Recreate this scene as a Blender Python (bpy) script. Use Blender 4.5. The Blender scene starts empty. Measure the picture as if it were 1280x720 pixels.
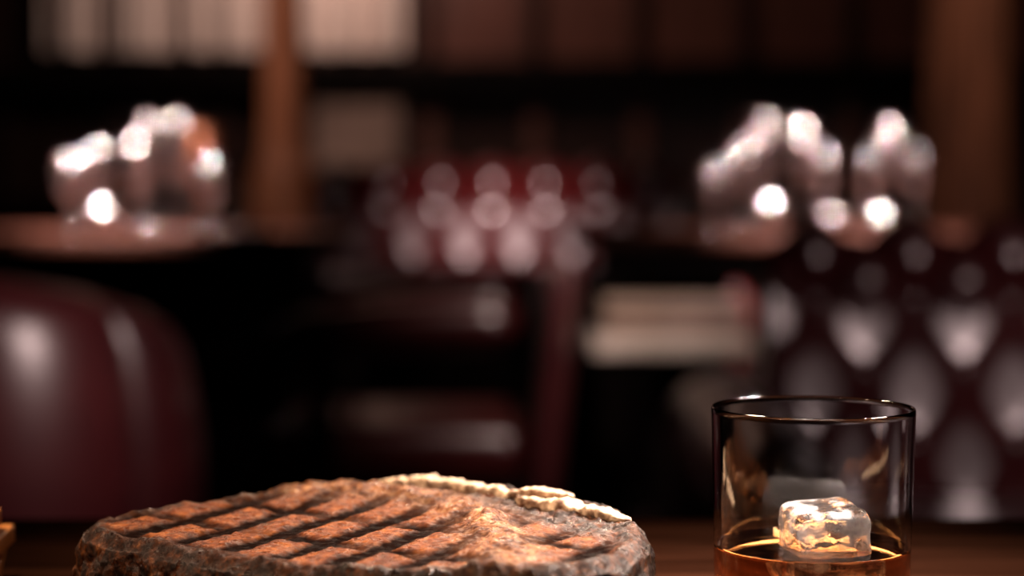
import bpy, bmesh, math, random
from mathutils import Vector, noise, Matrix
random.seed(7)
sc = bpy.context.scene
try:
    sc.view_settings.view_transform = 'Standard'
    sc.view_settings.look = 'None'
except Exception: pass
R = math.radians

# ------------------------------------------------------------------ materials
def new_mat(name):
    m = bpy.data.materials.new(name); m.use_nodes = True
    nt = m.node_tree
    return m, nt, nt.nodes['Principled BSDF']

def set_in(b, **kw):
    for k, v in kw.items():
        k = k.replace('_', ' ')
        if k in b.inputs: b.inputs[k].default_value = v

def col(c): return (c[0], c[1], c[2], 1.0)

def noisy(name, c1, c2, rough=0.5, scale=8, stretch=(1,1,1), bump=0.0, bscale=60, metal=0.0, coat=0.0, detail=5, spec=0.5, crough=.25, bdist=.004):
    m, nt, b = new_mat(name)
    tc = nt.nodes.new('ShaderNodeTexCoord')
    mp = nt.nodes.new('ShaderNodeMapping'); mp.inputs['Scale'].default_value = stretch
    n = nt.nodes.new('ShaderNodeTexNoise'); n.inputs['Scale'].default_value = scale; n.inputs['Detail'].default_value = detail
    r = nt.nodes.new('ShaderNodeValToRGB')
    r.color_ramp.elements[0].position = .32; r.color_ramp.elements[1].position = .68
    r.color_ramp.elements[0].color = col(c1); r.color_ramp.elements[1].color = col(c2)
    L = nt.links
    L.new(tc.outputs['Object'], mp.inputs['Vector']); L.new(mp.outputs[0], n.inputs['Vector'])
    L.new(n.outputs[0], r.inputs[0]); L.new(r.outputs[0], b.inputs['Base Color'])
    set_in(b, Roughness=rough, Metallic=metal, Coat_Weight=coat, Coat_Roughness=crough, Specular_IOR_Level=spec)
    if bump:
        n2 = nt.nodes.new('ShaderNodeTexNoise'); n2.inputs['Scale'].default_value = bscale; n2.inputs['Detail'].default_value = 6
        bp = nt.nodes.new('ShaderNodeBump'); bp.inputs['Strength'].default_value = bump; bp.inputs['Distance'].default_value = bdist
        L.new(mp.outputs[0], n2.inputs['Vector']); L.new(n2.outputs[0], bp.inputs['Height']); L.new(bp.outputs[0], b.inputs['Normal'])
    return m

M_wood_dark = noisy('dark_wood', (.008,.003,.002), (.024,.009,.006), .45, 3, (1,12,12), .1, 20, spec=.2)
M_wood_room = noisy('mahogany', (.014,.0045,.0025), (.030,.010,.006), .5, 3, (1,12,12), .1, 20, spec=.05)
M_table = noisy('table_wood', (.009,.003,.0015), (.030,.010,.005), .6, 4, (1.2,14,14), .1, 12, spec=.0)
M_panel = noisy('panel_wood', (.045,.013,.008), (.10,.03,.018), .5, 3, (14,14,1), .1, 20, spec=.3)
M_black = noisy('black_wood', (.002,.001,.001), (.004,.002,.0015), .7, 3, (1,12,12), spec=.04)
M_post = noisy('warm_post_wood', (.12,.038,.017), (.24,.085,.04), .5, 5, (10,10,1), .1, 20, spec=.3)
M_col = noisy('column_wood', (.05,.017,.009), (.18,.065,.035), .5, 5, (9,9,.6), .1, 20, spec=.3)
M_leather = noisy('maroon_leather', (.010,.0018,.0022), (.016,.0028,.003), .30, 9, (1,1,1), 0, 140, spec=.8)
M_leather_b = noisy('barrel_leather', (.034,.0045,.006), (.050,.007,.008), .36, 9, (1,1,1), .06, 140, spec=.7)
M_leather_d = noisy('oxblood_leather', (.024,.0025,.0025), (.036,.004,.004), .28, 9, (1,1,1), 0, 140, spec=.6)
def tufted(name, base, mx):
    # buttoned leather: specular cut in the folds to imitate their shade
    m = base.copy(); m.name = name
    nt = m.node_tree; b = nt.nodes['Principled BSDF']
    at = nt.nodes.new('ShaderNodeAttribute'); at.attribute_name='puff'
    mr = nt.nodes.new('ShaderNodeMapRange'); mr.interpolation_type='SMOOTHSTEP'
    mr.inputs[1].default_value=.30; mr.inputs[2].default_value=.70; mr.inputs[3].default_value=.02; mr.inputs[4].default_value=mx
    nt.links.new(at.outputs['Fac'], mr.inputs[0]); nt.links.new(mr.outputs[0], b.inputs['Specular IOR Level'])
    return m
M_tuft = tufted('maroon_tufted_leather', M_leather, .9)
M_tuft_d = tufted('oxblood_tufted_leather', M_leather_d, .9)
M_plaster = noisy('plaster', (.03,.015,.012), (.05,.025,.02), .8, 3)
M_floor = noisy('dark_carpet', (.006,.003,.003), (.012,.005,.005), .95, 40, spec=.02)
M_brass = noisy('brass', (.5,.3,.12), (.6,.4,.2), .3, 20, metal=1)
M_paper = noisy('menu_paper', (.20,.14,.10), (.30,.22,.17), .6, 10)
M_cream = noisy('pale_stone', (.30,.25,.21), (.40,.34,.30), .4, 6, spec=.3)
M_linen = noisy('linen', (.6,.45,.4), (.75,.6,.55), .8, 30, bump=.2)
M_cork = noisy('cork', (.55,.34,.17), (.75,.50,.28), .8, 60)
M_curtain = noisy('curtain_cloth', (.45,.33,.28), (.66,.52,.46), .8, 20, (8,1,1))
M_picture = noisy('picture_canvas', (.10,.055,.04), (.28,.175,.135), .7, 3, (1,1,1))
M_fry = noisy('fried_potato', (.50,.14,.02), (.70,.25,.05), .4, 40, bump=.4)

def glass_mat(name, color=(1,1,1), rough=0.0, ior=1.45):
    m, nt, b = new_mat(name)
    set_in(b, Base_Color=col(color), Roughness=rough, IOR=ior, Transmission_Weight=1.0)
    return m
M_glass = glass_mat('clear_glass')
def crystal(name,color,gl,f,rough):
    m = glass_mat(name, color, .02, 1.5); nt=m.node_tree
    g=nt.nodes.new('ShaderNodeBsdfGlossy'); g.inputs['Color'].default_value=col(gl); g.inputs['Roughness'].default_value=rough
    mx=nt.nodes.new('ShaderNodeMixShader'); mx.inputs[0].default_value=f
    nt.links.new(nt.nodes['Principled BSDF'].outputs[0],mx.inputs[1]); nt.links.new(g.outputs[0],mx.inputs[2])
    nt.links.new(mx.outputs[0],nt.nodes['Material Output'].inputs['Surface'])
    return m
M_glass_far = crystal('stemware_crystal',(1,.97,.96),(1,.86,.84),.32,.09)
M_amber = crystal('brandy_glass',(.30,.13,.07),(.20,.075,.04),.08,.5)

# whisky : absorption volume
m, nt, b = new_mat('whisky')
set_in(b, Base_Color=(1,.94,.80,1), Roughness=0.0, IOR=1.36, Transmission_Weight=1.0)
va = nt.nodes.new('ShaderNodeVolumeAbsorption'); va.inputs['Color'].default_value = (.97,.52,.08,1); va.inputs['Density'].default_value = 28
nt.links.new(va.outputs[0], nt.nodes['Material Output'].inputs['Volume'])
M_whisky = m
# ice
m, nt, b = new_mat('ice')
set_in(b, Base_Color=(1,.93,.90,1), Roughness=.05, IOR=1.31, Transmission_Weight=.93)
tc = nt.nodes.new('ShaderNodeTexCoord')
n = nt.nodes.new('ShaderNodeTexNoise'); n.inputs['Scale'].default_value = 110; n.inputs['Detail'].default_value = 4
bp = nt.nodes.new('ShaderNodeBump'); bp.inputs['Strength'].default_value = .5; bp.inputs['Distance'].default_value = .002
n3 = nt.nodes.new('ShaderNodeTexNoise'); n3.inputs['Scale'].default_value = 90; n3.inputs['Detail'].default_value=6
rr = nt.nodes.new('ShaderNodeMapRange'); rr.inputs[1].default_value=.42; rr.inputs[2].default_value=.6; rr.inputs[3].default_value=.98; rr.inputs[4].default_value=.48
nt.links.new(tc.outputs['Object'], n.inputs['Vector']); nt.links.new(n.outputs[0], bp.inputs['Height']); nt.links.new(bp.outputs[0], b.inputs['Normal'])
nt.links.new(tc.outputs['Object'], n3.inputs['Vector']); nt.links.new(n3.outputs[0], rr.inputs[0]); nt.links.new(rr.outputs[0], b.inputs['Transmission Weight'])
M_ice = m

# ------------------------------------------------------------------ mesh helpers
def mesh_obj(name, verts, faces, mat=None, parent=None, smooth=True):
    me = bpy.data.meshes.new(name); me.from_pydata(verts, [], faces); me.validate(); me.update()
    bm = bmesh.new(); bm.from_mesh(me); bmesh.ops.recalc_face_normals(bm, faces=bm.faces); bm.to_mesh(me); bm.free()
    if smooth:
        for p in me.polygons: p.use_smooth = True
    o = bpy.data.objects.new(name, me); sc.collection.objects.link(o)
    if mat: me.materials.append(mat)
    if parent: o.parent = parent
    return o

def empty(name, loc=(0,0,0), rz=0):
    e = bpy.data.objects.new(name, None); e.location = loc; e.rotation_euler = (0,0,rz); sc.collection.objects.link(e)
    e.empty_display_size = .1
    return e

def box(name, x0, x1, y0, y1, z0, z1, mat, parent=None, bevel=0.0, seg=3, rot=None, smooth=None):
    v = [(x0,y0,z0),(x1,y0,z0),(x1,y1,z0),(x0,y1,z0),(x0,y0,z1),(x1,y0,z1),(x1,y1,z1),(x0,y1,z1)]
    cx, cy, cz = (x0+x1)/2, (y0+y1)/2, (z0+z1)/2
    v = [(a-cx, b_-cy, c-cz) for a,b_,c in v]
    f = [(0,3,2,1),(4,5,6,7),(0,1,5,4),(1,2,6,5),(2,3,7,6),(3,0,4,7)]
    o = mesh_obj(name, v, f, mat, parent, smooth=bool(bevel) if smooth is None else smooth)
    o.location = (cx,cy,cz)
    if rot: o.rotation_euler = rot
    if bevel:
        md = o.modifiers.new('bevel','BEVEL'); md.width = bevel; md.segments = seg
    return o

def lathe(name, prof, mat, parent=None, n=48, loc=(0,0,0), closed=False):
    verts, faces = [], []
    k = len(prof)
    for i in range(n):
        a = 2*math.pi*i/n
        for r, z in prof: verts.append((r*math.cos(a), r*math.sin(a), z))
    for i in range(n):
        j = (i+1) % n
        for q in range(k if closed else k-1):
            q2 = (q+1) % k
            faces.append((i*k+q, j*k+q, j*k+q2, i*k+q2))
    o = mesh_obj(name, verts, faces, mat, parent)
    bm = bmesh.new(); bm.from_mesh(o.data); bmesh.ops.remove_doubles(bm, verts=bm.verts, dist=1e-6)
    bmesh.ops.recalc_face_normals(bm, faces=bm.faces); bm.to_mesh(o.data); bm.free()
    o.location = loc
    return o
def dense(prof, step):
    out=[prof[0]]
    for a,b in zip(prof,prof[1:]):
        n=max(1,int(math.hypot(b[0]-a[0],b[1]-a[1])/step))
        for i in range(1,n+1): out.append((a[0]+(b[0]-a[0])*i/n,a[1]+(b[1]-a[1])*i/n))
    return out

# ------------------------------------------------------------------ room
box('floor', -4.2,4.2,-2.5,9.2,-.1,0, M_floor)
box('ceiling', -4.2,4.2,-2.5,9.2,3.0,3.1, M_plaster)
box('wall_left', -4.2,-4.0,-2.5,9.2,0,3.0, M_wood_dark)
box('wall_right', 4.0,4.2,-2.5,9.2,0,3.0, M_wood_dark)
box('wall_front', -4.0,4.0,-2.5,-2.3,0,3.0, M_wood_dark)
wb = empty('wall_back', (0,9.0,0))
box('slab_low', -4,4,0,.2,0,1.40, M_wood_dark, wb)
box('slab_mid', -4,4,0,.2,1.40,1.52, M_panel, wb)
box('slab_left', -4,-2.25,0,.2,1.52,3.0, M_wood_dark, wb)
box('slab_right', -.45,4,0,.2,1.52,3.0, M_panel, wb)
box('slab_head', -2.25,-.45,0,.2,2.6,3.0, M_panel, wb)
box('ledge_shadow_band', -4,4,-.12,-.001,1.36,1.50, M_black, wb, .01)  # black band standing in for the shadow under the ledge
x = -.42; i = 0
while x < 3.9:
    box('stile_up_%d'%i, x,x+.07,-.03,-.001,1.5,3.0, M_wood_dark, wb, .008)
    box('stile_low_%d'%i, x,x+.08,-.03,-.001,.3,1.36, M_panel, wb, .008)
    x += .49; i += 1
for k,x in enumerate((-3.9,-3.4,-2.9,-2.4,-1.9,-1.4,-1.0)):
    box('stile_l_%d'%k, x,x+.08,-.03,-.001,.3,1.36, M_wood_dark, wb, .008)
box('rail_low', -4,4,-.035,-.001,.2,.3, M_wood_dark, wb, .008)
w = empty('window_1', (0,9.0,0))
mm, nt, b = new_mat('dusk_glass'); set_in(b, Base_Color=(.1,.08,.08,1), Roughness=.2)
box('pane', -2.25,-.45,.12,.13,1.52,2.6, mm, w)
box('sill', -2.3,-.4,-.05,-.001,1.50,1.53, M_wood_dark, w)
for k,x in enumerate((-2.25,-1.66,-1.07,-.5)):
    box('mullion_%d'%k, x,x+.05,.06,.11,1.53,2.6, M_wood_dark, w)
vs, fs = [], []
nx, nz = 400, 6
for i in range(nx+1):
    u = i/nx; x = -2.16+u*1.66
    yy = -.07 + .045*math.sin(x*26+1.5*math.sin(x*9)) + .012*math.sin(x*90)
    for j in range(nz+1): vs.append((x, yy, 1.54+j/nz*1.1))
for i in range(nx):
    for j in range(nz):
        a=i*(nz+1)+j; fs.append((a,a+1,a+nz+2,a+nz+1))
cur = mesh_obj('pleated_curtain', vs, fs, M_curtain, w)
box('rod', -2.3,-.4,-.10,-.07,2.64,2.67, M_brass, w)
fp = empty('framed_picture', (-.72,8.94,1.17))
box('canvas', -.2,.2,-.01,.02,-.17,.17, M_picture, fp)
for nm,a in (('frame_top',(-.23,.23,-.02,.03,.17,.2)),('frame_bottom',(-.23,.23,-.02,.03,-.2,-.17)),('frame_l',(-.23,-.2,-.02,.03,-.2,.2)),('frame_r',(.2,.23,-.02,.03,-.2,.2))):
    box(nm,*a,M_wood_dark,fp,.004)
bp_ = empty('booth_partition', (0,7.3,0))
box('panel', -4,4,0,.08,0,.84, M_wood_dark, bp_)
box('cap_rail', -4,4,-.03,.11,.84,.88, M_wood_dark, bp_, .01)
for k in range(13): box('fielded_%d'%k, -3.8+k*.6,-3.3+k*.6,-.012,-.001,.15,.75, M_black, bp_, .006)

lathe('turned_wooden_post', [(0,0),(.13,0),(.13,.9),(.115,.93),(.12,.96),(.10,1.0),(.085,1.06),(.078,1.2),(.07,1.6),(.066,2.0),(.066,2.7),(.09,2.8),(.11,2.9),(.11,3.0),(0,3.0)], M_post, n=40, loc=(-.82,6.95,0))
n=96; vs=[]; fs=[]
levels=[(0,.22),(.25,.22),(.27,.165),(.6,.16),(1.2,.148),(1.9,.130),(2.6,.12),(2.75,.15),(3.0,.18)]
for z,r in levels:
    for i in range(n):
        a=2*math.pi*i/n
        fl = abs(math.sin(a*9))**.5 if .27<=z<=2.6 else 1
        rr_= r*(.90+.10*fl)
        vs.append((rr_*math.cos(a), rr_*math.sin(a), z))
for l in range(len(levels)-1):
    for i in range(n):
        j=(i+1)%n; fs.append((l*n+i,l*n+j,(l+1)*n+j,(l+1)*n+i))
fs.append(tuple(range(n))[::-1]); fs.append(tuple((len(levels)-1)*n+i for i in range(n)))
o=mesh_obj('fluted_column', vs, fs, M_col, smooth=False); o.location=(1.61,6.8,0)

# ------------------------------------------------------------------ chesterfield
def tufted_back(name, parent, W, z0, ztop, sx, sy, cx0, cz0, depth, mat, tmat, roll=.07, lean=.1, pw=.7):
    H = ztop-roll - z0
    arc = math.pi*1.15*roll
    total = H+arc
    nu = int(W/.006); nv = int(total/.006)
    def prof(s):
        if s <= H: return (lean*(s/H), z0+s, (0,-1))
        t=(s-H)/roll
        cy, cz = lean+roll, z0+H
        return (cy-roll*math.cos(t), cz+roll*math.sin(t), (-math.cos(t), math.sin(t)))
    vs=[];fs=[];pu=[]
    for j in range(nv+1):
        s=total*j/nv; y,z,nn=prof(s)
        for i in range(nu+1):
            u=-W/2+W*i/nu
            sv=(z0+s)-cz0; su=u-cx0
            a=su/sx+sv/(2*sy)+.5; b_=su/sx-sv/(2*sy)+.5
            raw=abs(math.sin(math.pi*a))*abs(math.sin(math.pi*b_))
            pf=raw**pw
            edge=min(1,(W/2-abs(u))/.05)
            d=depth*pf*edge
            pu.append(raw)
            vs.append((u, y+nn[0]*d, z+nn[1]*d))
    for j in range(nv):
        for i in range(nu):
            a=j*(nu+1)+i; fs.append((a,a+1,a+nu+2,a+nu+1))
    o=mesh_obj(name, vs, fs, tmat, parent)
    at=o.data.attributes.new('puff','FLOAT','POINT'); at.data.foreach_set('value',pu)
    bv=[];bf=[]
    jn=int(total/sy)+3
    for j in range(-jn,jn):
        for i in range(-int(W/sx)-2,int(W/sx)+3):
            u=cx0+ (i + (0.5 if (j%2==0) else 0))*sx; s=(cz0-z0)+j*sy
            if s<0.01 or s>H or abs(u)>W/2-.03: continue
            y,z,nn=prof(s)
            base=len(bv); r=.011
            for p in range(5):
                ph=math.pi/2*p/4
                for q in range(10):
                    th=2*math.pi*q/10
                    rr2=r*math.cos(ph); h=r*.6*math.sin(ph)
                    bv.append((u+rr2*math.cos(th), y-h, z+rr2*math.sin(th)))
            for p in range(4):
                for q in range(10):
                    q2=(q+1)%10; bf.append((base+p*10+q,base+p*10+q2,base+(p+1)*10+q2,base+(p+1)*10+q))
    mesh_obj('buttons', bv, bf, mat, parent)

def arm_shape(name, parent, x0, w, y0, y1, z0, ztop, r, mat):
    cx=x0+w/2; prof=[]
    prof.append((x0,z0)); 
    for k in range(25):
        a=R(215)-R(250)*k/24
        prof.append((cx+r*math.cos(a), ztop-r+r*math.sin(a)))
    prof.append((x0+w,z0))
    n=len(prof); vs=[];fs=[]
    ys=[y0,y0+.012,y0+.03,y1-.01,y1]; sc_=[.86,.97,1,1,.95]
    for y,s in zip(ys,sc_):
        for px,pz in prof: vs.append((cx+(px-cx)*s, y, z0+(pz-z0)*(1-(1-s)*.3)))
    for l in range(len(ys)-1):
        for i in range(n):
            j=(i+1)%n; fs.append((l*n+i,l*n+j,(l+1)*n+j,(l+1)*n+i))
    fs.append(tuple(range(n))); fs.append(tuple((len(ys)-1)*n+i for i in range(n)))
    return mesh_obj(name, vs, fs, mat, parent)

def sofa(name, loc, rz, W, ztop, sx, sy, cx0, cz0, depth, mat, tmat, armtop=.62, seat=.42, lean=.1, pw=.7):
    e=empty(name, loc, rz)
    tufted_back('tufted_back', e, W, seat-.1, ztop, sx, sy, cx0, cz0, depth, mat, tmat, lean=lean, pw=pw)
    box('back_frame', -W/2,W/2,.11,.2,.12,ztop-.06, mat, e, .02)
    box('seat_base', -W/2,W/2,-.62,.11,.1,seat-.13, mat, e, .02)
    ns=max(1,round(W/.62))
    for i in range(ns):
        a=-W/2+.01+i*(W-.02)/ns
        box('seat_cushion_%d'%i, a+.004,a+(W-.02)/ns-.004,-.64,-.03,seat-.13,seat, mat, e, .045, 5)
    arm_shape('arm_left', e, -W/2-.15,.15,-.64,.2,.1,armtop,.095,mat)
    arm_shape('arm_right', e, W/2,.15,-.64,.2,.1,armtop,.095,mat)
    for k,(fx,fy) in enumerate(((-W/2,-.58),(W/2,-.58),(-W/2,.14),(W/2,.14))):
        lathe('foot_%d'%k,[(0,0),(.022,0),(.035,.05),(.03,.1),(0,.1)],M_black,e,16,(fx,fy,0))
    return e

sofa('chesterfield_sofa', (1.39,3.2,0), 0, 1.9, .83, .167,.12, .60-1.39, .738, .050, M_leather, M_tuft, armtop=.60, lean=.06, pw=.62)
sofa('chesterfield_sofa.001', (-.06,6.45,0), 0, 1.25, .97, .176,.157, -.33+.06, .79, .055, M_leather_d, M_tuft_d, armtop=.64, lean=.06, pw=.65)

# ------------------------------------------------------------------ open-arm leather armchair
def armchair(name, loc, rz):
    e=empty(name,loc,rz)
    box('seat_cushion',-.25,.25,-.30,.22,.34,.46,M_leather_d,e,.045,5)
    box('seat_rail',-.25,.25,-.28,.24,.27,.34,M_black,e,.01)
    vs=[];fs=[];n=28;lv=14
    for l in range(lv+1):
        t=l/lv; z=.29+t*.49
        s=1 if t<.9 else math.sqrt(max(0.02,1-((t-.9)/.1)**2))
        for i in range(n):
            a=2*math.pi*i/n
            cx=math.copysign(abs(math.cos(a))**.7,math.cos(a)); sy_=math.copysign(abs(math.sin(a))**.9,math.sin(a))
            vs.append((.27*cx*(.93+.07*s), .25+.05*t+.042*sy_*s, z))
    for l in range(lv):
        for i in range(n):
            j=(i+1)%n; fs.append((l*n+i,l*n+j,(l+1)*n+j,(l+1)*n+i))
    fs.append(tuple(range(n))[::-1]); fs.append(tuple(lv*n+i for i in range(n)))
    mesh_obj('padded_back',vs,fs,M_leather_b,e)
    for s,nm in ((-1,'left'),(1,'right')):
        vs=[];fs=[];n=20;K=18
        for k in range(K+1):
            t=k/K; y=-.27+t*.48
            rad=.034+.010*math.sin(t*math.pi*1.0)+.012*t
            if k==0 or k==K: rad*=.35
            if k==1 or k==K-1: rad*=.85
            for i in range(n):
                a=2*math.pi*i/n
                vs.append((s*.29+rad*1.0*math.cos(a), y, .645+.02*t+rad*math.sin(a)))
        for k in range(K):
            for i in range(n):
                j=(i+1)%n; fs.append((k*n+i,k*n+j,(k+1)*n+j,(k+1)*n+i))
        fs.append(tuple(range(n))); fs.append(tuple(K*n+i for i in range(n)))
        mesh_obj('arm_pad_'+nm,vs,fs,M_leather_d,e)
        box('arm_post_'+nm, s*.29-.018,s*.29+.018,-.19,-.15,.27,.615,M_black,e,.006)
        box('front_leg_'+nm, s*.22-.02,s*.22+.02,-.26,-.22,0,.27,M_black,e,.006)
        box('back_leg_'+nm, s*.22-.02,s*.22+.02,.18,.22,0,.27,M_black,e,.006)
    return e
armchair('leather_armchair', (-.195,4.0,0), R(-90))

# ------------------------------------------------------------------ barrel chair with channelled back
def tub_chair(name, loc, rz, r=.34, mat=M_leather_b):
    e=empty(name,loc,rz)
    vs=[];fs=[]
    A0=R(-25);A1=R(205);na=300
    secs=[(-.02,.16),(-.005,.2),(.012,.27),(.03,.35),(.045,.44),(.052,.53),(.05,.61),(.04,.69),(.022,.76),(-.005,.81),(-.04,.825),(-.08,.81),(-.105,.77),(-.11,.68),(-.11,.5),(-.11,.3),(-.10,.16)]
    ns=len(secs)
    for i in range(na+1):
        t=i/na; a=A0+(A1-A0)*t
        hs=1-.16*(abs(t-.5)*2)**2.2
        lobe=abs(math.sin(math.pi*t*5))**.6
        end=min(1,min(t,1-t)/.02)
        for q,(dr,z) in enumerate(secs):
            out=1 if (1<=q<=11) else (.6 if q>11 else 0)
            k=.05*lobe*(1 if q<=9 else -1)*out
            mid=-.045
            rr_=r-.02+ mid+(dr-mid)*(.6+.4*end)+k*end
            zz=.16+(z-.16)*hs
            vs.append((rr_*math.cos(a), rr_*math.sin(a), zz))
    for i in range(na):
        for q in range(ns):
            q2=(q+1)%ns; fs.append((i*ns+q,(i+1)*ns+q,(i+1)*ns+q2,i*ns+q2))
    fs.append(tuple(range(ns))); fs.append(tuple(na*ns+q for q in range(ns)))
    o=mesh_obj('channelled_shell',vs,fs,mat,e)
    o.modifiers.new('sub','SUBSURF').render_levels=1
    lathe('seat_cushion',[(0,.28),(.19,.28),(.205,.30),(.21,.36),(.20,.42),(.17,.44),(0,.445)],mat,e,48)
    lathe('seat_base',[(0,.12),(.28,.12),(.29,.15),(.28,.2),(.2,.28),(0,.28)],M_black,e,48)
    for k in range(4):
        a=R(45+90*k); lathe('leg_%d'%k,[(0,0),(.015,0),(.025,.12),(0,.12)],M_black,e,12,(.25*math.cos(a),.25*math.sin(a),0))
    return e
tub_chair('barrel_armchair', (-.885,2.85,0), R(180))

# ------------------------------------------------------------------ tables in the room
def room_table(name, x0,x1,y0,y1,z):
    e=empty(name,((x0+x1)/2,(y0+y1)/2,0)); w=(x1-x0)/2; d=(y1-y0)/2
    box('top',-w,w,-d,d,z-.035,z,M_wood_room,e,.01)
    box('apron',-w+.08,w-.08,-d+.08,d-.08,z-.11,z-.035,M_black,e)
    for k,(sx_,sy_) in enumerate(((-1,-1),(1,-1),(-1,1),(1,1))):
        box('leg_%d'%k, sx_*(w-.1)-.03,sx_*(w-.1)+.03,sy_*(d-.1)-.03,sy_*(d-.1)+.03,0,z-.11,M_black,e,.006)
    return e
room_table('dining_table', -1.75,-.40,4.35,5.0,.82)
room_table('dining_table.001', .14,1.9,4.5,5.15,.82)
e=empty('dark_filler_sideboard',(-.25,5.4,0))  # black block added to keep the area below the sofa dark
box('carcass',-.85,.85,-.18,.18,.06,.66,M_black,e,.006)
box('top',-.87,.87,-.2,.2,.66,.69,M_black,e,.006)
box('plinth',-.8,.8,-.14,.14,0,.06,M_black,e)
for k in range(4): box('door_panel_%d'%k,-.82+k*.41,-.43+k*.41,-.195,-.181,.1,.62,M_black,e,.006)

def wine_glass(loc, h=.24, r=.042, mat=None, name='wine_glass'):
    z=h*.45
    prof=[(0,0),(.034,0),(.034,.003),(.008,.008),(.004,.02),(.004,z-.015),(.012,z-.004),(r*.45,z+h*.02),(r*.75,z+h*.08),(r*.94,z+h*.16),(r,z+h*.24),(r*.97,z+h*.34),(r*.88,z+h*.45),(r*.78,h),(r*.78-.0015,h),(r*.88-.0015,z+h*.45),(r*.97-.0015,z+h*.34),(r-.0015,z+h*.24),(r*.94-.0015,z+h*.165),(r*.73,z+h*.09),(r*.4,z+h*.03),(0,z+.004)]
    return lathe(name, prof, mat or M_glass_far, None, 32, loc)
def tumbler_far(loc, h=.095, r=.036):
    prof=[(0,0),(r*.85,0),(r*.9,.004),(r*1.04,h*.5),(r,h),(r-.003,h),(r*1.04-.003,h*.5),(r*.84,.012),(0,.012)]
    return lathe('water_tumbler', prof, M_glass_far, None, 32, loc)
T1=.82
for (px,d,h,r) in ((92,4.5,.185,.038),(172,4.55,.225,.030),(187,4.85,.29,.028),(226,4.75,.29,.028),(264,4.45,.175,.032),(125,4.85,.22,.028)):
    wine_glass(((px-640)/2400*d,d,T1),h,r)
tumbler_far(((131-640)/2400*4.42,4.42,T1),.085,.032)
wine_glass(((252-640)/2400*4.56,4.56,T1),.25,.042,M_amber,'brandy_glass')
T2=.82
for (px,d,h,r) in ((928,4.62,.225,.032),(1002,4.7,.275,.033),(955,4.9,.30,.028),(1112,4.7,.275,.033),(892,4.6,.165,.032),(1030,4.95,.215,.028),(1085,4.9,.20,.028),(1145,4.95,.215,.030)):
    wine_glass(((px-640)/2400*d,d,T2),h,r)
for (px,d) in ((962,4.56),(1037,4.58),(1100,4.56)):
    tumbler_far(((px-640)/2400*d,d,T2),.10 if px<1000 else .06,.032)
o=box('folded_napkin',-.05,.05,-.045,.045,0,.012,M_linen,None,.004); o.location=(-.60,4.41,T1+.006); o.rotation_euler=(0,0,R(4))

e=empty('side_table',(.33,4.05,0))
box('top',-.165,.165,-.16,.16,.585,.62,M_cream,e,.006)
box('pedestal',-.03,.03,-.03,.03,.03,.585,M_black,e,.006)
box('foot',-.14,.14,-.14,.14,0,.03,M_black,e,.006)
e=empty('menu_stack',(.335,4.07,.62),0)
z=0
for k in range(5):
    t=.014
    box('menu_%d'%k,-.145+.006*(k%2),.145+.006*(k%3),-.10,.10,z,z+t,M_paper if k%2==0 else M_leather_d,e,.002,rot=(0,0,R(random.uniform(-3,3)))); z+=t

# ------------------------------------------------------------------ foreground table
e=empty('wooden_dining_table',(0,.55,0))
box('top',-.9,.9,-.40,.53,.71,.75,M_table,e,.006)
box('apron',-.8,.8,-.32,.45,.62,.71,M_table,e)
for k,(a,b_) in enumerate(((-.78,-.3),(.78,-.3),(-.78,.43),(.78,.43))):
    box('leg_%d'%k,a-.035,a+.035,b_-.035,b_+.035,0,.62,M_table,e,.006)

# ------------------------------------------------------------------ whisky glass on an unseen coaster added to brighten the whisky
gx,gy=.126,.80
lathe('reflector_coaster',[(0,0),(.0465,0),(.047,.0005),(.047,.0035),(.0465,.004),(0,.004)],M_cork,None,96,(gx,gy,.75))
e=empty('whisky_glass',(gx,gy,.754))
H=.0920
lathe('tumbler',dense([(0,0),(.036,0),(.0395,.0015),(.0405,.005),(.0414,.05),(.0424,H-.0010),(.0422,H-.0003),(.0418,H),(.0414,H-.0003),(.0412,H-.0010),(.0402,.05),(.0392,.012),(.0385,.0095),(.0365,.0078),(.030,.007),(0,.007)],.0016),M_glass,e,200)
lathe('whisky',dense([(0,.0068),(.030,.0068),(.0366,.0076),(.0387,.0094),(.03945,.012),(.03999,.0336),(.0397,.0340),(0,.0339)],.0012),M_whisky,e,200)
bm=bmesh.new(); bmesh.ops.create_cube(bm,size=1)
bmesh.ops.subdivide_edges(bm,edges=bm.edges[:],cuts=23,use_grid_fill=True)
for v in bm.verts:
    p=v.co*2
    k=(abs(p.x)**6+abs(p.y)**6+abs(p.z)**6)**(1/6)
    q=p/k
    q=q*(1+.04*noise.noise(q*1.7)+.025*noise.noise(q*4))
    v.co=q*.0163
me=bpy.data.meshes.new('ice_cube'); bm.to_mesh(me); bm.free()
for p in me.polygons:p.use_smooth=True
me.materials.append(M_ice)
ice=bpy.data.objects.new('ice_cube',me); sc.collection.objects.link(ice); ice.parent=e
ice.location=(.0050,-.003,.0350); ice.rotation_euler=(R(5),R(-4),R(12))

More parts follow.
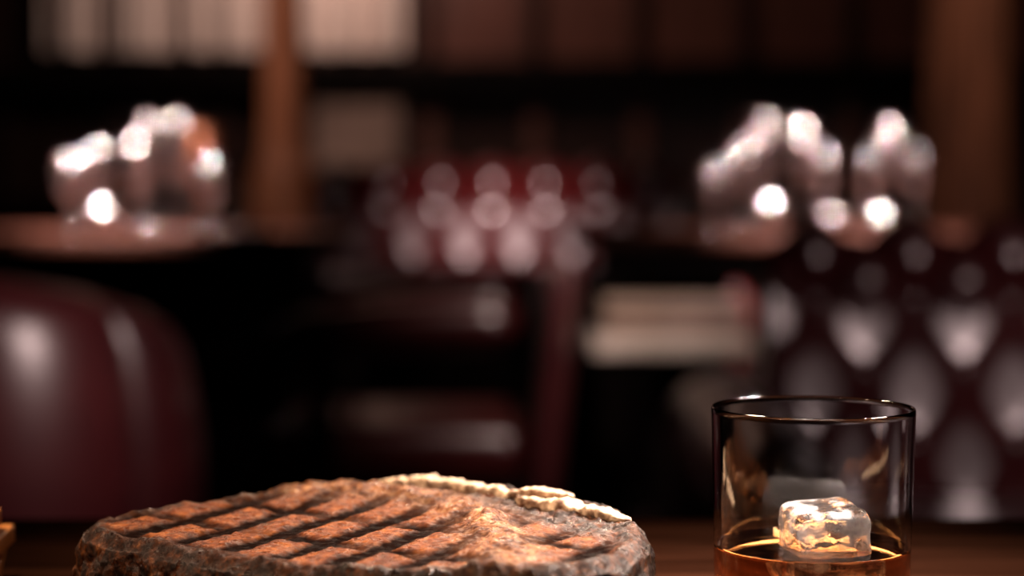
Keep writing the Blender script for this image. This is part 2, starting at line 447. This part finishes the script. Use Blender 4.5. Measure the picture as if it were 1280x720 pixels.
# ------------------------------------------------------------------ steak
SX,SY=-.066,.805
OUT=[(-.186,.806),(-.185,.824),(-.166,.848),(-.136,.872),(-.104,.897),(-.068,.909),(-.03,.902),(.002,.882),(.030,.855),(.052,.822),(.059,.786),(.056,.742),(.030,.706),(-.025,.702),(-.075,.716),(-.118,.742),(-.153,.772),(-.178,.791)]
pol=sorted([(math.atan2(y-SY,x-SX)%(2*math.pi), math.hypot(x-SX,y-SY)) for x,y in OUT])
def outline(a):
    a%=2*math.pi; N=len(pol)
    for i in range(N):
        a0,_=pol[i]; a1,_=pol[(i+1)%N]
        if i==N-1: a1+=2*math.pi
        aa=a
        if i==N-1 and a<pol[0][0]: aa=a+2*math.pi
        if a0<=aa<a1:
            t=(aa-a0)/(a1-a0)
            p0,p1,p2,p3=pol[i-1][1],pol[i][1],pol[(i+1)%N][1],pol[(i+2)%N][1]
            return .5*((2*p1)+(-p0+p2)*t+(2*p0-5*p1+4*p2-p3)*t*t+(-p0+3*p1-3*p2+p3)*t**3)
    return pol[0][1]
def fbm(p,o=4):
    s=0;amp=1;f=1
    for _ in range(o): s+=amp*noise.noise(p*f); amp*=.5; f*=2.1
    return s
def seg_d(p,a,b):
    ab=(b[0]-a[0],b[1]-a[1]); t=((p[0]-a[0])*ab[0]+(p[1]-a[1])*ab[1])/(ab[0]**2+ab[1]**2); t=max(0,min(1,t))
    return math.hypot(p[0]-a[0]-ab[0]*t,p[1]-a[1]-ab[1]*t)
def poly_d(p,pts):
    return min(seg_d(p,pts[i],pts[i+1]) for i in range(len(pts)-1))
RIDGE=[(-.040,.085),(-.015,.077),(.018,.061),(.042,.027),(.056,-.005),(.064,-.085)]
def ss(e0,e1,x):
    t=max(0,min(1,(x-e0)/(e1-e0))); return t*t*(3-2*t)
na,nr_top,nr_side=900,230,64
verts=[];cols=[]
dA=(.50,.866);dB=(-.78,.62)
for i in range(na):
    a=2*math.pi*i/na; ro=outline(a)
    ca,sa=math.cos(a),math.sin(a)
    for j in range(nr_top+nr_side+1):
        if j<=nr_top: rr_=.965*j/nr_top; side=0
        else: side=(j-nr_top)/nr_side; rr_=.965
        x=ro*rr_*ca; y=ro*rr_*sa
        h=.0456+.018*y+.030*max(x,-.04)
        dist=ro*(.965-rr_)
        if side==0:
            ed=ss(0,.008,dist)
            z=h-.0045*(1-ed)**2
            rd=poly_d((x,y),RIDGE)+.004*noise.noise(Vector((x*60,y*60,7)))
            ridge=math.exp(-(rd/.0135)**2)
            nn=noise.noise(Vector((x*60,y*60,3)))
            rim=1-ss(.004,.014,dist+.006*nn)
            right=ss(.057,.077,x+.75*y+.008*noise.noise(Vector((x*70,y*70,9))))
            crust=max(rim,ridge,right)
            z+=.0045*ridge*(.9+.6*noise.noise(Vector((x*80,y*80,1))))
            z+=.0012*rim*ed
            wob=.004*noise.noise(Vector((x*25,y*25,5)))
            pa=x*dA[1]-y*dA[0]+wob; pb=x*dB[1]-y*dB[0]-wob
            sp=.0275; sb=.040
            ga=abs((pa/sp+.15)%1-.5)*sp; gb=abs((pb/sb+.3)%1-.5)*sb
            fade=max(0,min(1,.85+1.0*noise.noise(Vector((x*35,y*35,8)))))
            ew=.0014*noise.noise(Vector((x*240,y*240,8)))
            g=max(1-ss(.0036,.0080,ga+ew),(1-ss(.0030,.0072,gb+ew))*fade)*(1-.65*max(ridge,right,rim))
            z-=.0014*g
            z+=.0012*fbm(Vector((x*70,y*70,0)))*(.5+crust)+.0008*fbm(Vector((x*240,y*240,2)),3)*(.5+.9*crust)
        else:
            bul=math.sin(math.pi*min(1,side*1.02))**.7
            z0=h-.0045
            z=z0*(1-side)
            lob=noise.noise(Vector((ca*5,sa*5,z*20)))+.5*noise.noise(Vector((ca*14,sa*14,z*30)))
            k=1+.022*bul+.05*lob*bul
            n2=fbm(Vector((x*60,y*60,z*60)),4)*.0020+fbm(Vector((x*190,y*190,z*190)),3)*.0008
            n2*=min(1,side*8)
            x=x*k+ca*n2; y=y*k+sa*n2
            crust=1; g=0; ridge=0
            if side>=1: z=0
        verts.append((x,y,max(0,z)))
        cols.append((g,crust,ridge,1))
faces=[];k=nr_top+nr_side+1
for i in range(na):
    i2=(i+1)%na
    for j in range(k-1):
        faces.append((i*k+j,i*k+j+1,i2*k+j+1,i2*k+j))
faces.append(tuple(i*k+k-1 for i in range(na))[::-1])
steak=empty('t_bone_steak',(SX,SY,.75))
me=bpy.data.meshes.new('meat'); me.from_pydata(verts,[],faces); me.update()
ca_=me.color_attributes.new('mask','FLOAT_COLOR','POINT')
flat=[c for q in cols for c in q]; ca_.data.foreach_set('color',flat)
bm=bmesh.new(); bm.from_mesh(me); bmesh.ops.remove_doubles(bm,verts=bm.verts,dist=1e-7); bmesh.ops.recalc_face_normals(bm,faces=bm.faces); bm.to_mesh(me); bm.free()
for p in me.polygons:p.use_smooth=True
meat=bpy.data.objects.new('meat',me); sc.collection.objects.link(meat); meat.parent=steak
m,nt,b=new_mat('grilled_meat')
L=nt.links
at=nt.nodes.new('ShaderNodeAttribute'); at.attribute_name='mask'
sp_=nt.nodes.new('ShaderNodeSeparateColor'); L.new(at.outputs['Color'],sp_.inputs[0])
tc=nt.nodes.new('ShaderNodeTexCoord')
def ntex(scale,detail=6,rough=.6):
    n=nt.nodes.new('ShaderNodeTexNoise'); n.inputs['Scale'].default_value=scale; n.inputs['Detail'].default_value=detail; n.inputs['Roughness'].default_value=rough
    L.new(tc.outputs['Object'],n.inputs['Vector']); return n
def ramp(inp,cs):
    r=nt.nodes.new('ShaderNodeValToRGB'); el=r.color_ramp.elements
    while len(el)<len(cs): el.new(.5)
    for e_,(p,c) in zip(el,cs): e_.position=p; e_.color=col(c)
    L.new(inp,r.inputs[0]); return r
def mix(f,a,b_):
    x=nt.nodes.new('ShaderNodeMix'); x.data_type='RGBA'
    L.new(f,x.inputs[0]); L.new(a,x.inputs[6]); L.new(b_,x.inputs[7]); return x.outputs[2]
lean=ramp(ntex(150,9,.75).outputs[0],[(.36,(.022,.0038,.0007)),(.5,(.100,.022,.0035)),(.64,(.24,.070,.012))])
crustc=ramp(ntex(160,9,.8).outputs[0],[(.44,(.003,.0008,.0003)),(.51,(.020,.005,.001)),(.58,(.075,.019,.004)),(.70,(.34,.14,.05))])
fatc=ramp(ntex(170,9,.8).outputs[0],[(.40,(.03,.007,.002)),(.48,(.12,.032,.009)),(.56,(.30,.12,.042)),(.67,(.62,.39,.22))])
char=ramp(ntex(200).outputs[0],[(.3,(.002,.0007,.0003)),(.7,(.006,.0015,.0006))])
c1=mix(sp_.outputs[1],lean.outputs[0],crustc.outputs[0])
c1b=mix(sp_.outputs[2],c1,fatc.outputs[0])
c2=mix(sp_.outputs[0],c1b,char.outputs[0])
L.new(c2,b.inputs['Base Color'])
rg=nt.nodes.new('ShaderNodeMapRange'); rg.inputs[1].default_value=.42; rg.inputs[2].default_value=.58; rg.inputs[3].default_value=.14; rg.inputs[4].default_value=.7
L.new(ntex(190).outputs[0],rg.inputs[0])
rm=nt.nodes.new('ShaderNodeMath'); rm.operation='MULTIPLY_ADD'; L.new(sp_.outputs[0],rm.inputs[0]); rm.inputs[1].default_value=.3; L.new(rg.outputs[0],rm.inputs[2]); rm.use_clamp=True
L.new(rm.outputs[0],b.inputs['Roughness'])
s1=nt.nodes.new('ShaderNodeMapRange'); s1.inputs[3].default_value=.09; s1.inputs[4].default_value=.18; L.new(sp_.outputs[1],s1.inputs[0])
s2=nt.nodes.new('ShaderNodeMapRange'); s2.inputs[3].default_value=1; s2.inputs[4].default_value=.1; L.new(sp_.outputs[0],s2.inputs[0])
s3=nt.nodes.new('ShaderNodeMath'); s3.operation='MULTIPLY'; L.new(s1.outputs[0],s3.inputs[0]); L.new(s2.outputs[0],s3.inputs[1])
L.new(s3.outputs[0],b.inputs['Specular IOR Level'])
b.inputs['Specular Tint'].default_value=(1,.64,.44,1)
bp=nt.nodes.new('ShaderNodeBump'); bp.inputs['Strength'].default_value=.8; bp.inputs['Distance'].default_value=.0012
L.new(ntex(420,8,.75).outputs[0],bp.inputs['Height']); L.new(bp.outputs[0],b.inputs['Normal'])
me.materials.append(m)
M_bone=noisy('roasted_bone',(.12,.045,.018),(.76,.53,.33),.55,190,(1,1,1),.7,300,bdist=.0012,detail=9,spec=.2)
def bone_piece(name,pts,w,hgt):
    vs=[];fs=[];n=28;K=150
    P=[Vector(p) for p in pts]
    for q in range(K+1):
        t=q/K*(len(P)-1); i=min(int(t),len(P)-2); f=t-i
        c=P[i].lerp(P[i+1],f); d=(P[i+1]-P[i]).normalized(); s=Vector((-d.y,d.x,0)).normalized()
        e_=math.sin(math.pi*q/K)**.3 if 0<q<K else .2
        wv=1+.5*noise.noise(c*90)+.2*noise.noise(c*300); hv=1+.7*noise.noise(c*95+Vector((5,5,5)))+.35*noise.noise(c*330)
        for l in range(n):
            a=2*math.pi*l/n
            cc=math.copysign(abs(math.cos(a))**.45,math.cos(a)); s2_=math.copysign(abs(math.sin(a))**.45,math.sin(a))
            off=s*cc*w*e_*wv+Vector((0,0,1))*s2_*hgt*e_*hv
            p=c+off; nn=fbm(p*260,3)*.0007
            p+= off.normalized()*nn
            vs.append(p)
    for q in range(K):
        for l in range(n):
            l2=(l+1)%n; fs.append((q*n+l,q*n+l2,(q+1)*n+l2,(q+1)*n+l))
    fs.append(tuple(range(n))); fs.append(tuple(K*n+l for l in range(n)))
    return mesh_obj(name,vs,fs,M_bone,steak)
bone_piece('bone_chine',[(.002,.099,.0476),(.022,.089,.0484),(.042,.076,.0486),(.056,.062,.0484),(.070,.047,.0482)],.0048,.0036)
bone_piece('bone_rib',[(.068,.036,.0494),(.084,.021,.0496),(.100,.005,.0494),(.115,-.011,.0488)],.0046,.0036)
bone_piece('bone_spur',[(.064,.050,.0506),(.078,.043,.0524),(.093,.035,.0510)],.0036,.0022)

fp=empty('french_fries',(0,0,0))
for k in range(9):
    L_=random.uniform(.055,.08)
    o=box('fry_%d'%k,-L_/2,L_/2,-.0045,.0045,-.0045,.0045,M_fry,fp,.0015)
    o.location=(-.232+random.uniform(-.02,.004),.86+random.uniform(-.03,.03),.7545+.0095*(k//2))
    o.rotation_euler=(0,R(random.uniform(-8,8)) if k>1 else 0,R(random.uniform(75,105)))

# ------------------------------------------------------------------ lights
def area(name,loc,target,power,size,color=(1,.85,.75),sy=None,spread=None):
    l=bpy.data.lights.new(name,'AREA'); l.energy=power; l.size=size; l.color=color
    if sy: l.shape='RECTANGLE'; l.size_y=sy
    if spread: l.spread=R(spread)
    o=bpy.data.objects.new(name,l); sc.collection.objects.link(o); o.location=loc
    o.rotation_euler=(Vector(target)-Vector(loc)).to_track_quat('-Z','Y').to_euler()
    return o
area('lamp_key',(-.55,1.05,1.75),(-.07,.82,.78),.88,.14,(1,.77,.58),spread=26)
area('lamp_rim',(.15,1.9,1.5),(-.03,.84,.79),.26,.10,(1,.78,.60),spread=20)
area('lamp_fill',(-.8,-.1,1.5),(-.12,.75,.77),.22,.08,(1,.72,.58),spread=30)
area('glass_backlight',(.6,1.3,1.6),(.126,.8,.79),3.0,.22,(1,.86,.78),spread=20)  # unseen light added behind the glass to brighten ice and whisky
area('sofa_highlight_light',(1.2,1.4,1.55),(1.05,3.2,.62),4.8,.2,(1,.72,.70),sy=.30,spread=55)  # added unseen light, placed so highlights land on the tuft crowns
area('barrel_highlight_light',(.35,1.7,1.45),(-.65,2.6,.62),.85,.20,(1,.74,.70),spread=35)  # unseen light added for the barrel chair highlight
area('mid_sofa_highlight_light',(0,4.2,1.9),(-.04,6.5,.82),3.2,.2,(1,.72,.70),spread=20)  # light added out of view to pick out the far sofa's tufts
area('armchair_highlight_light',(.45,2.6,2.2),(.12,4.0,.6),1.7,.2,(1,.78,.70),spread=28)  # added light without a fixture, for the armchair highlight
for s,cx,pw_ in (('l',-.92,54),('r',.78,34)):
    area('glass_glint_light_'+s,(cx-.05,3.3,2.0),(cx,4.65,1.0),pw_,.06,(1,.80,.77),spread=28)  # small unseen lights added to put bright glints on the glassware
area('wall_washer',(-.65,8.0,2.6),(-.70,9,1.6),22,.3,(1,.75,.65),.2)  # unseen light added in front to brighten the curtain
area('panel_fill_light',(1.2,7.8,2.9),(1.2,9,1.5),2.0,1.6,(1,.70,.56),.2)  # added light above the view, lifts the right-hand panelling
area('column_light',(1.3,5.6,2.9),(1.6,6.8,1.3),3.2,.3,(1,.72,.54),spread=60)  # unseen light aimed at the column, no fixture modelled
area('post_fill_light',(-1.3,5.8,2.6),(-.82,6.95,1.3),1.8,.3,(1,.75,.62),spread=40)  # light added to bring out the post, source unseen
wd=bpy.data.worlds.new('world'); sc.world=wd; wd.use_nodes=True
wd.node_tree.nodes['Background'].inputs[0].default_value=(.02,.012,.012,1); wd.node_tree.nodes['Background'].inputs[1].default_value=.3

# ------------------------------------------------------------------ camera
cd=bpy.data.cameras.new('camera'); cam=bpy.data.objects.new('camera',cd); sc.collection.objects.link(cam); sc.camera=cam
cd.lens=67.5; cd.sensor_width=36; cam.location=(0,0,.94); cam.rotation_euler=(R(90-3.172),0,0)
cd.clip_start=.02
cd.dof.use_dof=True; cd.dof.focus_distance=.785; cd.dof.aperture_fstop=3.9
